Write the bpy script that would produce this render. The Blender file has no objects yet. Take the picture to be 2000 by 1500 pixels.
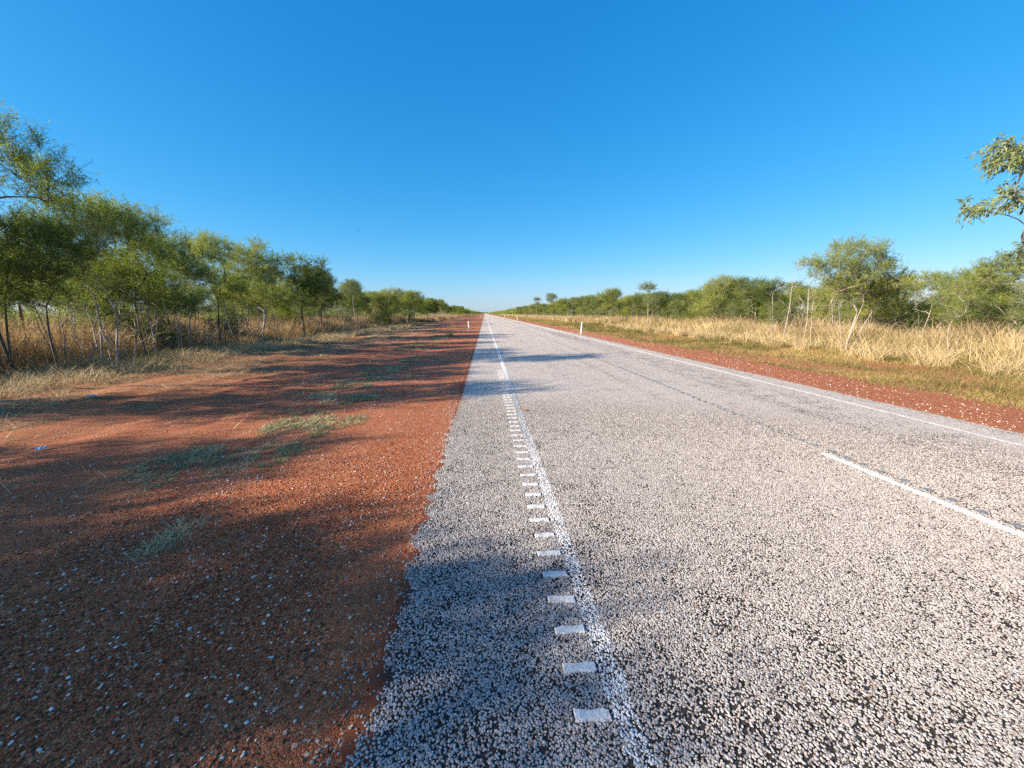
import bpy, math, random
import numpy as np
from mathutils import Vector

S = bpy.context.scene
C = S.collection
R = math.radians

# ------------------------------------------------------------------ camera, sky, sun, exposure
CAM_H = 1.6
cam_d = bpy.data.cameras.new("camera")
cam_d.sensor_width = 36.0
cam_d.lens = 14.4
cam_d.clip_start = 0.05
cam_d.clip_end = 20000
cam = bpy.data.objects.new("camera", cam_d)
cam.location = (0, 0, CAM_H)
cam.rotation_euler = (R(90 - 9.787), 0, R(-3.735))
C.objects.link(cam)
S.camera = cam

SUN_ELEV = 21.0
SUN_AZ = 253.0                       # clockwise from the road direction (+Y): behind the camera, to the left
w = bpy.data.worlds.new("World")
S.world = w
w.use_nodes = True
wn, wl = w.node_tree.nodes, w.node_tree.links
bg = wn["Background"]
sky = wn.new("ShaderNodeTexSky")
sky.sky_type = 'NISHITA'
sky.sun_disc = False
sky.sun_elevation = R(SUN_ELEV)
sky.sun_rotation = R(SUN_AZ)
sky.altitude = 0
sky.air_density = 1.0
sky.dust_density = 0.3
sky.ozone_density = 3.0
hs = wn.new("ShaderNodeHueSaturation")
hs.inputs["Saturation"].default_value = 1.25
hs.inputs["Value"].default_value = 1.0
wl.new(sky.outputs[0], hs.inputs["Color"])
# the clear dry-season sky: the three channels are graded so that the zenith is deep and the horizon pale blue
sep = wn.new("ShaderNodeSeparateColor"); com = wn.new("ShaderNodeCombineColor")
wl.new(hs.outputs[0], sep.inputs[0])
for ch, (gain, power) in enumerate([(0.42, 1.22), (1.305, 0.66), (2.35, 0.50)]):
    pw = wn.new("ShaderNodeMath"); pw.operation = 'POWER'; pw.inputs[1].default_value = power
    mu = wn.new("ShaderNodeMath"); mu.operation = 'MULTIPLY'; mu.inputs[1].default_value = gain
    wl.new(sep.outputs[ch], pw.inputs[0]); wl.new(pw.outputs[0], mu.inputs[0]); wl.new(mu.outputs[0], com.inputs[ch])
# broad pale aureole of the low sun (behind the camera, to the left)
tcw = wn.new("ShaderNodeTexCoord"); dt = wn.new("ShaderNodeVectorMath"); dt.operation = 'DOT_PRODUCT'
dt.inputs[1].default_value = (math.sin(R(SUN_AZ)) * math.cos(R(SUN_ELEV)), math.cos(R(SUN_AZ)) * math.cos(R(SUN_ELEV)), math.sin(R(SUN_ELEV)))
wl.new(tcw.outputs["Generated"], dt.inputs[0])
cl = wn.new("ShaderNodeMath"); cl.operation = 'MAXIMUM'; cl.inputs[1].default_value = 0.0
wl.new(dt.outputs["Value"], cl.inputs[0])
ap = wn.new("ShaderNodeMath"); ap.operation = 'POWER'; ap.inputs[1].default_value = 9.0
wl.new(cl.outputs[0], ap.inputs[0])
au = wn.new("ShaderNodeMix"); au.data_type = 'RGBA'; au.blend_type = 'ADD'; au.inputs[0].default_value = 1.0
sc_ = wn.new("ShaderNodeVectorMath"); sc_.operation = 'SCALE'; sc_.inputs[0].default_value = (10.0, 6.5, 3.0)
wl.new(ap.outputs[0], sc_.inputs["Scale"])
wl.new(com.outputs[0], au.inputs[6]); wl.new(sc_.outputs[0], au.inputs[7])
wl.new(au.outputs[2], bg.inputs["Color"])
bg.inputs["Strength"].default_value = 0.07

sd = bpy.data.lights.new("sun", 'SUN')
sd.energy = 5.0
sd.angle = R(0.53)
sd.color = (1.0, 0.86, 0.68)
so = bpy.data.objects.new("sun", sd)
to_sun = Vector((math.sin(R(SUN_AZ)) * math.cos(R(SUN_ELEV)), math.cos(R(SUN_AZ)) * math.cos(R(SUN_ELEV)), math.sin(R(SUN_ELEV))))
so.rotation_euler = to_sun.to_track_quat('Z', 'Y').to_euler()
so.location = (-20, -10, 30)
C.objects.link(so)

S.view_settings.view_transform = 'Standard'
S.view_settings.look = 'None'
S.view_settings.exposure = 1.42
S.view_settings.gamma = 1.0
S.render.engine = 'CYCLES'
S.cycles.max_bounces = 6
S.cycles.transparent_max_bounces = 4
S.cycles.use_denoising = False

# ------------------------------------------------------------------ helpers
def tag(o, label=None, cat=None, group=None, kind=None):
    if label: o["label"] = label
    if cat: o["category"] = cat
    if group: o["group"] = group
    if kind: o["kind"] = kind
    return o

def link(name, me, mat=None, parent=None, loc=None):
    o = bpy.data.objects.new(name, me)
    C.objects.link(o)
    if mat is not None and me is not None and len(me.materials) == 0:
        me.materials.append(mat)
    if parent is not None: o.parent = parent
    if loc is not None: o.location = loc
    return o

def empty(name, loc=(0, 0, 0), rz=0.0, s=1.0):
    o = bpy.data.objects.new(name, None)
    o.empty_display_size = 0.2
    C.objects.link(o)
    o.location = loc
    o.rotation_euler = (0, 0, rz)
    o.scale = (s, s, s) if not isinstance(s, tuple) else s
    return o

def np_mesh(name, V, quads=None, tris=None, tint=None, smooth=False):
    me = bpy.data.meshes.new(name)
    V = np.asarray(V, np.float32).reshape(-1, 3)
    me.vertices.add(len(V))
    me.vertices.foreach_set("co", V.ravel())
    nq = 0 if quads is None else len(quads)
    nt = 0 if tris is None else len(tris)
    parts, starts, n = [], [], 0
    if nq:
        parts.append(np.asarray(quads, np.int32).ravel())
        starts.append(np.arange(nq, dtype=np.int32) * 4); n += nq * 4
    if nt:
        parts.append(np.asarray(tris, np.int32).ravel())
        starts.append(n + np.arange(nt, dtype=np.int32) * 3); n += nt * 3
    me.loops.add(n)
    me.loops.foreach_set("vertex_index", np.concatenate(parts))
    me.polygons.add(nq + nt)
    me.polygons.foreach_set("loop_start", np.concatenate(starts))
    me.polygons.foreach_set("use_smooth", np.full(nq + nt, bool(smooth)))
    if tint is not None:
        a = me.attributes.new("tint", 'FLOAT', 'POINT')
        a.data.foreach_set("value", np.asarray(tint, np.float32))
    me.update(calc_edges=True)
    me.validate()
    return me

def hash2(ix, iy, seed):
    h = (ix * 374761393 + iy * 668265263 + seed * 982451653) & 0x7fffffff
    h = ((h ^ (h >> 13)) * 1274126177) & 0x7fffffff
    return ((h ^ (h >> 16)) & 0xffff) / 65535.0

def vnoise(x, y, seed=0):
    x = np.asarray(x, np.float64); y = np.asarray(y, np.float64)
    ix = np.floor(x).astype(np.int64); iy = np.floor(y).astype(np.int64)
    fx = x - ix; fy = y - iy
    fx = fx * fx * (3 - 2 * fx); fy = fy * fy * (3 - 2 * fy)
    a = hash2(ix, iy, seed); b = hash2(ix + 1, iy, seed)
    c = hash2(ix, iy + 1, seed); d = hash2(ix + 1, iy + 1, seed)
    return (a * (1 - fx) + b * fx) * (1 - fy) + (c * (1 - fx) + d * fx) * fy

def fbm(x, y, seed=0, o=3):
    s, a, t = 0, 0.5, 0
    for k in range(o):
        s = s + a * vnoise(x * 2 ** k, y * 2 ** k, seed + k * 17); t += a; a *= 0.5
    return s / t

def sstep(a, b, x):
    t = np.clip((np.asarray(x, np.float64) - a) / (b - a), 0, 1)
    return t * t * (3 - 2 * t)

def ground_z(x, y):
    x = np.asarray(x, np.float64); y = np.asarray(y, np.float64)
    off = np.maximum(sstep(-0.9, -3.5, x), sstep(7.6, 10.5, x))
    near = 1 - sstep(60, 160, y)
    z = -0.014 + off * near * ((fbm(x * 0.9, y * 0.35, 3) - 0.5) * 0.10 + (fbm(x * 0.25, y * 0.12, 9) - 0.5) * 0.16)
    tr = sstep(-3.0, -3.8, x) * (1 - sstep(-9.5, -10.5, x))
    z = z + tr * near * 0.018 * np.sin(x * 5.1 + vnoise(x * .5, y * .3, 5) * 5)
    return z

# ------------------------------------------------------------------ node helper
class M:
    def __init__(s, name):
        s.m = bpy.data.materials.new(name); s.m.use_nodes = True
        s.t = s.m.node_tree; s.bsdf = s.t.nodes["Principled BSDF"]; s.out = s.t.nodes["Material Output"]
        s.bsdf.inputs["Specular IOR Level"].default_value = 0.25
        s.bsdf.inputs["Roughness"].default_value = 0.85
    def put(s, sock, v):
        if isinstance(v, bpy.types.NodeSocket): s.t.links.new(v, sock)
        elif isinstance(v, tuple) and len(v) == 3 and sock.type == 'RGBA': sock.default_value = (*v, 1)
        else: sock.default_value = v
    def n(s, ty, props=None, **ins):
        nd = s.t.nodes.new(ty)
        for k, v in (props or {}).items(): setattr(nd, k, v)
        for k, v in ins.items():
            s.put(nd.inputs[k.replace("_", " ")], v)
        return nd
    def math(s, op, a, b=None, c=None, clamp=False):
        nd = s.t.nodes.new("ShaderNodeMath"); nd.operation = op; nd.use_clamp = clamp
        s.put(nd.inputs[0], a)
        if b is not None: s.put(nd.inputs[1], b)
        if c is not None: s.put(nd.inputs[2], c)
        return nd.outputs[0]
    def mix(s, f, a, b, blend='MIX'):
        nd = s.t.nodes.new("ShaderNodeMix"); nd.data_type = 'RGBA'; nd.blend_type = blend
        s.put(nd.inputs["Factor"], f); s.put(nd.inputs["A"] if False else nd.inputs[6], a); s.put(nd.inputs[7], b)
        return nd.outputs[2]
    def step(s, x, a, b):
        nd = s.t.nodes.new("ShaderNodeMapRange"); nd.interpolation_type = 'SMOOTHSTEP'
        s.put(nd.inputs["Value"], x)
        lo, hi = 0.0, 1.0
        if a > b: a, b, lo, hi = b, a, 1.0, 0.0
        nd.inputs["From Min"].default_value = a; nd.inputs["From Max"].default_value = b
        nd.inputs["To Min"].default_value = lo; nd.inputs["To Max"].default_value = hi
        return nd.outputs[0]
    def ramp(s, f, stops, interp='LINEAR'):
        nd = s.t.nodes.new("ShaderNodeValToRGB"); cr = nd.color_ramp; cr.interpolation = interp
        while len(cr.elements) < len(stops): cr.elements.new(0.5)
        for e, (p, c) in zip(cr.elements, stops): e.position = p; e.color = (*c, 1)
        s.put(nd.inputs[0], f); return nd.outputs[0]
    def pos(s):
        g = s.n("ShaderNodeNewGeometry"); return g.outputs["Position"]
    def xyz(s, v):
        nd = s.n("ShaderNodeSeparateXYZ", Vector=v); return nd.outputs
    def scale(s, v, sc):
        nd = s.n("ShaderNodeVectorMath", dict(operation='MULTIPLY')); s.put(nd.inputs[0], v); nd.inputs[1].default_value = sc
        return nd.outputs[0]
    def noise(s, v, sc, det=3, rough=0.55):
        nd = s.n("ShaderNodeTexNoise", Vector=v, Scale=sc, Detail=det, Roughness=rough); return nd.outputs[0]
    def vor(s, v, sc, feature='F1'):
        return s.n("ShaderNodeTexVoronoi", dict(feature=feature), Vector=v, Scale=sc)
    def vor2(s, v, sc, feature='F1'):
        return s.n("ShaderNodeTexVoronoi", dict(feature=feature, voronoi_dimensions='2D'), Vector=v, Scale=sc)
    def attr(s, name):
        return s.n("ShaderNodeAttribute", dict(attribute_name=name)).outputs["Fac"]
    def rnd(s):
        return s.n("ShaderNodeObjectInfo").outputs["Random"]
    def bump(s, h, dist, strength=1.0):
        nd = s.n("ShaderNodeBump", Height=h, Distance=dist, Strength=strength); s.put(s.bsdf.inputs["Normal"], nd.outputs[0])
    def base(s, c): s.put(s.bsdf.inputs["Base Color"], c)

STONE = [(0.0, (.28, .25, .24)), (.12, (.42, .38, .35)), (.3, (.58, .53, .50)), (.5, (.66, .62, .59)), (.7, (.74, .71, .68)), (.86, (.62, .53, .49)), (.94, (.80, .78, .75)), (1.0, (.36, .24, .17))]
PAINT = (.70, .70, .69)

def stone_sheet(m, paint=False, wear=0.0, y0=6, y1=13):
    p = m.pos(); x, y, z = m.xyz(p)
    edge = m.vor2(p, 84.0, 'DISTANCE_TO_EDGE').outputs["Distance"]
    f1 = m.vor2(p, 84.0, 'F1')
    rnd = m.xyz(f1.outputs["Color"])[0]
    mask = m.step(edge, 0.03, 0.13)
    patch = m.noise(p, 2.2, 4, .6)
    st = m.noise(m.scale(p, (1.6, .05, 1)), 1.0, 3, .5)             # long wheel-track wear
    fine = m.noise(p, 14.0, 2, .5)
    thr = m.math('ADD', m.math('MULTIPLY', m.step(patch, .52, .72), .22), m.math('ADD', m.math('MULTIPLY', m.step(st, .52, .68), .16), m.math('MULTIPLY', m.math('MULTIPLY', m.step(m.math('ABSOLUTE', m.math('SUBTRACT', x, 5.75)), .75, .15), m.step(patch, .36, .58)), .20)))
    thr = m.math('ADD', thr, m.math('MULTIPLY', m.step(fine, .60, .72), .30))
    if not paint:
        thr = m.math('ADD', thr, m.step(m.math('ADD', x, m.math('MULTIPLY', m.math('SUBTRACT', fine, .5), .16)), -0.45, -0.53))           # bare tar at the left seal edge
        thr = m.math('ADD', thr, m.math('MULTIPLY', m.step(m.math('ABSOLUTE', m.math('SUBTRACT', x, 4.0)), .05, .01), .35))   # seal joint
    if paint: thr = m.math('ADD', m.math('ADD', thr, wear), m.math('MULTIPLY', m.step(y, y1, y0), .45))
    keep = m.step(m.math('SUBTRACT', m.xyz(f1.outputs["Color"])[1], thr), -.03, .03)
    near = m.step(m.n("ShaderNodeVectorMath", dict(operation='LENGTH'), Vector=p).outputs["Value"], 4.5, 8.5)
    mask = m.math('MULTIPLY', mask, keep)
    if not paint: mask = m.math('MULTIPLY', mask, m.math('ADD', m.math('MULTIPLY', near, .94), .06))
    if paint:
        col = m.mix(mask, m.mix(m.step(y, y0, y1), (.03, .03, .033) if y0 > 4 else (.38, .37, .36), (.46, .46, .46)), PAINT)
    else:
        tone = m.mix(m.noise(p, .6, 3, .6), (1.14, 1.05, .93), (1.33, 1.23, 1.09))
        col = m.mix(mask, (.009, .009, .010), m.mix(1.0, m.ramp(rnd, STONE), tone, 'MULTIPLY'))
    if not paint:
        dust = m.math('MULTIPLY', m.step(m.math('ADD', x, m.math('MULTIPLY', m.math('SUBTRACT', m.noise(p, 7.0, 4, .65), .5), .22)), -.40, -.52), .8)
        col = m.mix(dust, col, (.24, .072, .03))
    m.base(col)
    dome = m.math('MULTIPLY', mask, m.math('SUBTRACT', 1.0, m.math('MULTIPLY', f1.outputs["Distance"], .6)))
    m.bump(dome, .004, .35)
    m.put(m.bsdf.inputs["Roughness"], .85); m.put(m.bsdf.inputs["Specular IOR Level"], .12)
    return m.m

MAT = {}
MAT["road"] = stone_sheet(M("stone_seal"))
MAT["paint"] = stone_sheet(M("worn_line_paint"), True)
MAT["paint_centre"] = stone_sheet(M("centre_line_paint"), True, .20, -2, 0)
MAT["paint_far"] = stone_sheet(M("faded_line_paint"), True, .30, 2, 30)

m = M("seal_stone"); m.base(m.mix(1.0, m.ramp(m.attr("tint"), STONE), (.58, .575, .572), "MULTIPLY")); m.put(m.bsdf.inputs["Roughness"], .7); MAT["stone"] = m.m
m = M("painted_stone"); m.base(m.mix(m.attr("tint"), (.48, .49, .50), (.64, .645, .65))); MAT["paint_stone"] = m.m
m = M("red_stone"); m.base(m.ramp(m.attr("tint"), [(0, (.12, .030, .014)), (.4, (.26, .068, .026)), (.75, (.40, .125, .048)), (.92, (.46, .19, .085)), (1, (.40, .26, .17))])); MAT["red_stone"] = m.m
m = M("pale_pebble"); m.base(m.ramp(m.attr("tint"), [(0, (.42, .33, .27)), (.4, (.62, .55, .48)), (1, (.76, .72, .68))])); MAT["pebble"] = m.m

# rib plastic
m = M("white_rib_plastic"); p = m.pos(); nz = m.noise(p, 60, 3)
m.base(m.mix(m.math('MULTIPLY', m.step(m.noise(p, 11, 4, .7), .50, .72), .7), m.mix(nz, (.50, .50, .49), (.66, .66, .65)), (.34, .25, .20))); m.bump(nz, .004, .8); m.put(m.bsdf.inputs["Roughness"], .5); MAT["white_rib"] = m.m
m = M("grey_rib_plastic"); p = m.pos(); nz = m.noise(p, 60, 3)
m.base(m.mix(nz, (.13, .135, .14), (.26, .265, .27))); m.bump(nz, .003, .6); m.put(m.bsdf.inputs["Roughness"], .35); MAT["grey_rib"] = m.m

# red ground
m = M("red_soil"); p = m.pos(); x, y, z = m.xyz(p)
n1 = m.noise(p, .8, 5, .6); n2 = m.noise(p, 9, 4, .6)
soil = m.mix(n1, (.33, .090, .032), (.46, .160, .064))
soil = m.mix(m.step(n2, .35, .7), soil, m.mix(n1, (.26, .066, .025), (.41, .135, .055)))
gv = m.vor(p, 60.0); gr = m.xyz(gv.outputs["Color"])
soil = m.mix(m.math('MULTIPLY', m.step(gr[0], .55, .9), .5), soil, (.17, .045, .020))
ge = m.vor(p, 60.0, 'DISTANCE_TO_EDGE').outputs["Distance"]
shoulder = m.math('MAXIMUM', m.math('MULTIPLY', m.step(x, -3.8, -2.0), m.step(x, .5, 0)), m.math('MULTIPLY', m.step(x, 7, 7.1), m.step(x, 9.6, 8.7)))
pv = m.vor(p, 34.0); pr = m.xyz(pv.outputs["Color"])
soil = m.mix(m.math('MULTIPLY', m.step(gr[1], .80, .9), .6), soil, (.56, .27, .13))
peb = m.math('MULTIPLY', m.math('MULTIPLY', m.step(pr[0], .84, .87), m.step(pv.outputs["Distance"], .42, .30)), m.math('ADD', m.math('MULTIPLY', shoulder, .75), .10))
soil = m.mix(peb, soil, (.58, .46, .36))
band = m.noise(m.scale(p, (1.6, .10, 1)), 1.5, 4, .6)
soil = m.mix(m.math('MULTIPLY', m.step(band, .44, .62), .40), soil, m.mix(n2, (.46, .18, .085), (.40, .14, .06)))
soil = m.mix(m.math('MULTIPLY', m.step(m.noise(p, 26, 3, .7), .60, .70), .6), soil, (.09, .032, .018))
# straw litter and leaf litter
lit = m.noise(m.scale(p, (9, 3, 1)), 1.3, 5, .7); lit2 = m.noise(p, .5, 3, .5)
zone = m.math('MAXIMUM', m.step(x, -4.8, -8.5), m.step(x, 8.7, 9.6))
straw_f = m.math('MULTIPLY', zone, m.math('MULTIPLY', m.step(lit, .42, .60), m.step(lit2, .25, .55)))
soil = m.mix(m.math('MULTIPLY', straw_f, .8), soil, m.mix(lit, (.20, .13, .06), (.46, .33, .16)))
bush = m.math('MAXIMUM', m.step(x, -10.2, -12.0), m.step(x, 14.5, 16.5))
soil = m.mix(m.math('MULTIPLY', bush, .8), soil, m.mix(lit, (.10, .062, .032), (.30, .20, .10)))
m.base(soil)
hb = m.math('ADD', m.math('MULTIPLY', m.step(ge, 0, .2), .6), m.math('ADD', n2, m.math('MULTIPLY', lit, zone)))
m.bump(hb, .014, .9)
MAT["soil"] = m.m

def blade_mat(name, lo, hi, transl=.25, var=.25):
    m = M(name)
    c = m.mix(m.attr("tint"), lo, hi)
    m.base(c); m.put(m.bsdf.inputs["Roughness"], .65)
    tr = m.n("ShaderNodeBsdfTranslucent", Color=c)
    mx = m.n("ShaderNodeMixShader"); m.put(mx.inputs[0], transl)
    m.t.links.new(m.bsdf.outputs[0], mx.inputs[1]); m.t.links.new(tr.outputs[0], mx.inputs[2])
    m.t.links.new(mx.outputs[0], m.out.inputs[0])
    return m.m
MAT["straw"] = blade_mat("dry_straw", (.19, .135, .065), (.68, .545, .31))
MAT["shade_straw"] = blade_mat("shade_tinted_straw", (.20, .125, .055), (.60, .43, .21))  # browner copy of the straw, shade under the left trees put into its colour
MAT["low_grass"] = blade_mat("green_gold_grass", (.13, .125, .035), (.44, .33, .13))
MAT["grey_grass"] = blade_mat("grey_green_grass", (.21, .215, .10), (.56, .48, .27))
MAT["green"] = blade_mat("fresh_green", (.16, .22, .05), (.30, .36, .10))

def leaf_mat(name, stops, transl=.38):
    m = M(name)
    f = m.math('ADD', m.math('MULTIPLY', m.attr("tint"), .60), m.math('MULTIPLY', m.rnd(), .42))
    c = m.ramp(f, stops)
    m.base(c); m.put(m.bsdf.inputs["Roughness"], .5); m.put(m.bsdf.inputs["Specular IOR Level"], .35)
    tr = m.n("ShaderNodeBsdfTranslucent", Color=m.mix(.5, c, (.24, .32, .03)))
    mx = m.n("ShaderNodeMixShader"); m.put(mx.inputs[0], transl)
    m.t.links.new(m.bsdf.outputs[0], mx.inputs[1]); m.t.links.new(tr.outputs[0], mx.inputs[2])
    m.t.links.new(mx.outputs[0], m.out.inputs[0])
    return m.m
MAT["leaf"] = leaf_mat("wattle_leaf", [(0, (.045, .078, .024)), (.3, (.095, .150, .036)), (.62, (.22, .275, .045)), (.85, (.35, .36, .055)), (1, (.42, .37, .07))], .5)
MAT["leaf_gold"] = leaf_mat("yellow_green_leaf", [(0, (.080, .120, .032)), (.4, (.185, .235, .048)), (.8, (.32, .34, .056)), (1, (.39, .36, .07))])
MAT["leaf_dark"] = leaf_mat("dark_leaf", [(0, (.048, .075, .022)), (.5, (.10, .140, .032)), (1, (.20, .22, .05))], .45)
MAT["leaf_grey"] = leaf_mat("grey_green_leaf", [(0, (.095, .130, .060)), (.5, (.16, .205, .080)), (1, (.27, .30, .11))], .3)

def bark_mat(name, lo, hi):
    m = M(name); p = m.n("ShaderNodeTexCoord").outputs["Object"]
    nz = m.noise(m.scale(p, (9, 9, 2)), 3.0, 4, .65)
    m.base(m.mix(m.step(nz, .3, .7), lo, hi)); m.bump(nz, .01, .8)
    return m.m
MAT["bark"] = bark_mat("dark_bark", (.045, .034, .026), (.16, .125, .10))
MAT["bark_pale"] = bark_mat("grey_bark", (.15, .125, .105), (.40, .35, .30))
MAT["bark_dead"] = bark_mat("bleached_dead_wood", (.15, .125, .105), (.36, .315, .27))
MAT["bark_straw"] = bark_mat("dry_stalk", (.34, .24, .12), (.58, .44, .25))

# ------------------------------------------------------------------ ground and road
def grid_mesh(name, xs, ys, zf):
    X, Y = np.meshgrid(xs, ys)
    V = np.stack([X, Y, zf(X, Y)], -1).reshape(-1, 3)
    nx, ny = len(xs), len(ys)
    i = np.arange(nx - 1)[None, :] + np.arange(ny - 1)[:, None] * nx
    i = i.ravel()
    return np_mesh(name, V, quads=np.stack([i, i + 1, i + 1 + nx, i + nx], 1), smooth=True)

xs = np.concatenate([[-6000, -1500, -500, -200, -90, -60, -45], np.arange(-35, -12, .6), np.arange(-12, 17, .2), np.arange(17, 40, .6), [50, 70, 100, 200, 500, 1500, 6000]])
ys = np.concatenate([[-400, -100, -50], np.arange(-30, 0, .8), np.arange(0, 25, .25), np.arange(25, 70, .6), np.arange(70, 170, 3), [180, 220, 300, 450, 700, 1200, 2500, 6000]])
tag(link("ground", grid_mesh("ground", xs, ys, ground_z), MAT["soil"]), "red sandy soil with straw litter beside the road", kind="structure")

ROAD_L, ROAD_R = -0.53, 7.2
def edge_rows(y1=2600):
    return np.concatenate([np.arange(-12, 0.6, .4), np.arange(.8, 14, .018), np.arange(14, 45, .08), np.arange(45, 120, .6), np.geomspace(120, y1, 40)])
def jag(y, seed, amp):
    return amp * ((fbm(y * 2.5, y * 0 + .5, seed, 2) - .5) * 2 + (vnoise(y * 16, y * 0, seed + 5) - .5) * 1.3 + (vnoise(y * 45, y * 0, seed + 8) - .5) * .7)
def strip(name, xl, xr, z, seed, amp, y0=None, y1=2600, skirt=0.03, inner=()):
    y = edge_rows(y1)
    if y0 is not None: y = np.concatenate([[y0], y[(y > y0) & (y < y1)], [y1]])
    l = xl + jag(y, seed, amp); r = xr + jag(y, seed + 40, amp)
    cols = [(l, z - skirt), (l, z)] + [(np.full_like(y, q), z) for q in inner] + [(r, z), (r, z - skirt)]
    V = np.stack([np.stack([cx, y, np.full_like(y, cz)], 1) for cx, cz in cols], 1).reshape(-1, 3)
    nc, ny = len(cols), len(y)
    i = (np.arange(nc - 1)[None, :] + np.arange(ny - 1)[:, None] * nc).ravel()
    return np_mesh(name, V, quads=np.stack([i, i + 1, i + 1 + nc, i + nc], 1))
tag(link("road", strip("road", ROAD_L, ROAD_R, 0.0, 21, .035, inner=(-.2, 2, 4, 6.8)), MAT["road"]), "straight pale chip seal highway running to the horizon", kind="structure")

# ------------------------------------------------------------------ loose stones as real geometry near the camera
ICO_V, ICO_F = None, None
def _ico():
    t = (1 + 5 ** .5) / 2
    v = np.array([(-1, t, 0), (1, t, 0), (-1, -t, 0), (1, -t, 0), (0, -1, t), (0, 1, t), (0, -1, -t), (0, 1, -t), (t, 0, -1), (t, 0, 1), (-t, 0, -1), (-t, 0, 1)], float)
    f = np.array([(0, 11, 5), (0, 5, 1), (0, 1, 7), (0, 7, 10), (0, 10, 11), (1, 5, 9), (5, 11, 4), (11, 10, 2), (10, 7, 6), (7, 1, 8), (3, 9, 4), (3, 4, 2), (3, 2, 6), (3, 6, 8), (3, 8, 9), (4, 9, 5), (2, 4, 11), (6, 2, 10), (8, 6, 7), (9, 8, 1)])
    return v / np.linalg.norm(v[0]), f
ICO_V, ICO_F = _ico()
def stones(name, P, size, mat, rng, flat=.65, tint=None, label=None, kind="stuff", sm=True):
    n = len(P)
    ax = size[:, None] * np.stack([rng.uniform(.85, 1.3, n), rng.uniform(.7, 1.0, n), rng.uniform(flat * .8, flat * 1.2, n)], 1)
    V = ICO_V[None] * ax[:, None] * rng.uniform(.82, 1.15, (n, 12, 1))
    a = rng.uniform(0, 6.283, n); ca, sa = np.cos(a)[:, None], np.sin(a)[:, None]
    tl = rng.normal(0, .22, n); ct, st = np.cos(tl)[:, None], np.sin(tl)[:, None]
    y2 = V[..., 1] * ct - V[..., 2] * st; z2 = V[..., 1] * st + V[..., 2] * ct
    V = np.stack([V[..., 0] * ca - y2 * sa, V[..., 0] * sa + y2 * ca, z2], -1) + P[:, None]
    F = (ICO_F[None] + (np.arange(n) * 12)[:, None, None]).reshape(-1, 3)
    t = rng.random(n) if tint is None else tint
    me = np_mesh(name, V.reshape(-1, 3), tris=F, tint=np.repeat(t, 12), smooth=sm)
    return tag(link(name, me, mat), label, kind=kind)

def in_view(x, y, pad=.25):
    cy, sy = math.cos(R(3.735)), math.sin(R(3.735))
    d = y * cy + x * sy; s = x * cy - y * sy
    zc = d * .98545 + CAM_H * .16999
    return np.abs(s) < 1.25 * zc + pad

rng = np.random.default_rng(5)
def jgrid(x0, x1, y0, y1, sp, jit=.36):
    gx = np.arange(x0, x1, sp); gy = np.arange(y0, y1, sp * .866)
    X, Y = np.meshgrid(gx, gy)
    X = X + (np.arange(len(gy)) % 2)[:, None] * sp * .5
    X = X.ravel() + rng.uniform(-jit, jit, X.size) * sp; Y = Y.ravel() + rng.uniform(-jit, jit, Y.size) * sp
    return X, Y
SP = .0108
X, Y = jgrid(-.72, 7.2, .35, 8.6, SP)
k = in_view(X, Y, .9); X, Y = X[k], Y[k]
lft = ROAD_L + jag(Y, 21, .035)
d = np.hypot(np.hypot(X, Y), CAM_H)
cov = .93 - .17 * sstep(.50, .70, fbm(X * 3.1, Y * 3.1, 61)) - .22 * sstep(.6, .8, vnoise(X * 11, Y * 11, 31)) - .09 * sstep(.5, .7, fbm(X * 1.5, Y * .12, 71))
cov = cov * np.maximum(.10, sstep(.0, .06, X - lft + .09 * (vnoise(Y * 9, Y * 0 + 3, 4) - .45))) * (1 - .35 * (np.abs(X - 4.02) < .035))
cov = cov * (1 - sstep(4.6, 8.4, d))
k = (rng.random(len(X)) < np.where(X > lft, cov, .16 * (X > lft - .02) + .035 * (X > lft - .16)))
X, Y = X[k], Y[k]
size = .0047 + .0043 * rng.random(len(X)) ** 1.5
Z = np.where(X > lft[k], rng.uniform(.0005, .0035, len(X)), -.011)
lineL = (np.abs(X - .55) < .048 + .012 * (vnoise(Y * 20, Y * 0, 77) - .5)) & (rng.random(len(X)) < .74)
lineC = (np.abs(X - 3.90) < .042) & (Y < 4.3) & (rng.random(len(X)) < .88)
lineR = (np.abs(X - 6.6) < .05) & (rng.random(len(X)) < .55)
rib = (X > .335) & (X < .495) & (np.abs(((Y - 1.375 + .1135) % .227) - .1135) < .026)
rib2 = (np.abs(X - 4.02) < .058) & (np.abs(((Y - 2.0 + .107) % .214) - .107) < .03) & (Y > 1.95)
k = ~(lineL | lineC | lineR | rib | rib2)
P = np.stack([X, Y, Z], 1)
stones("seal_chippings", P[k], size[k], MAT["stone"], rng, .55, sm=False, label="pale stone chippings bedded in black tar of the road surface")

# painted lines (sheet with the painted chippings standing in it)
def line(name, label, xl, xr, y0, y1, sel, seed, mk="paint"):
    root = tag(link(name, strip(name, xl, xr, .004, seed, .010, y0, y1, .005), MAT[mk]), label, kind="structure")
    if sel.any():
        o = stones("painted_chippings", P[sel], size[sel] * 1.02, MAT["paint_stone"], rng, .55, sm=False, label=None, kind="stuff")
        o.parent = root
line("edge_line", "worn white edge line beside the raised white ribs", .50, .60, 4.6, 2500, lineL, 300)
line("centre_line", "single white centre line dash beside the grey ribs", 3.862, 3.938, 1.2, 4.3, lineC, 330, "paint_centre")
line("far_edge_line", "white edge line along the far side of the road", 6.56, 6.65, -5, 2500, lineR, 360, "paint_far")

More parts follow.
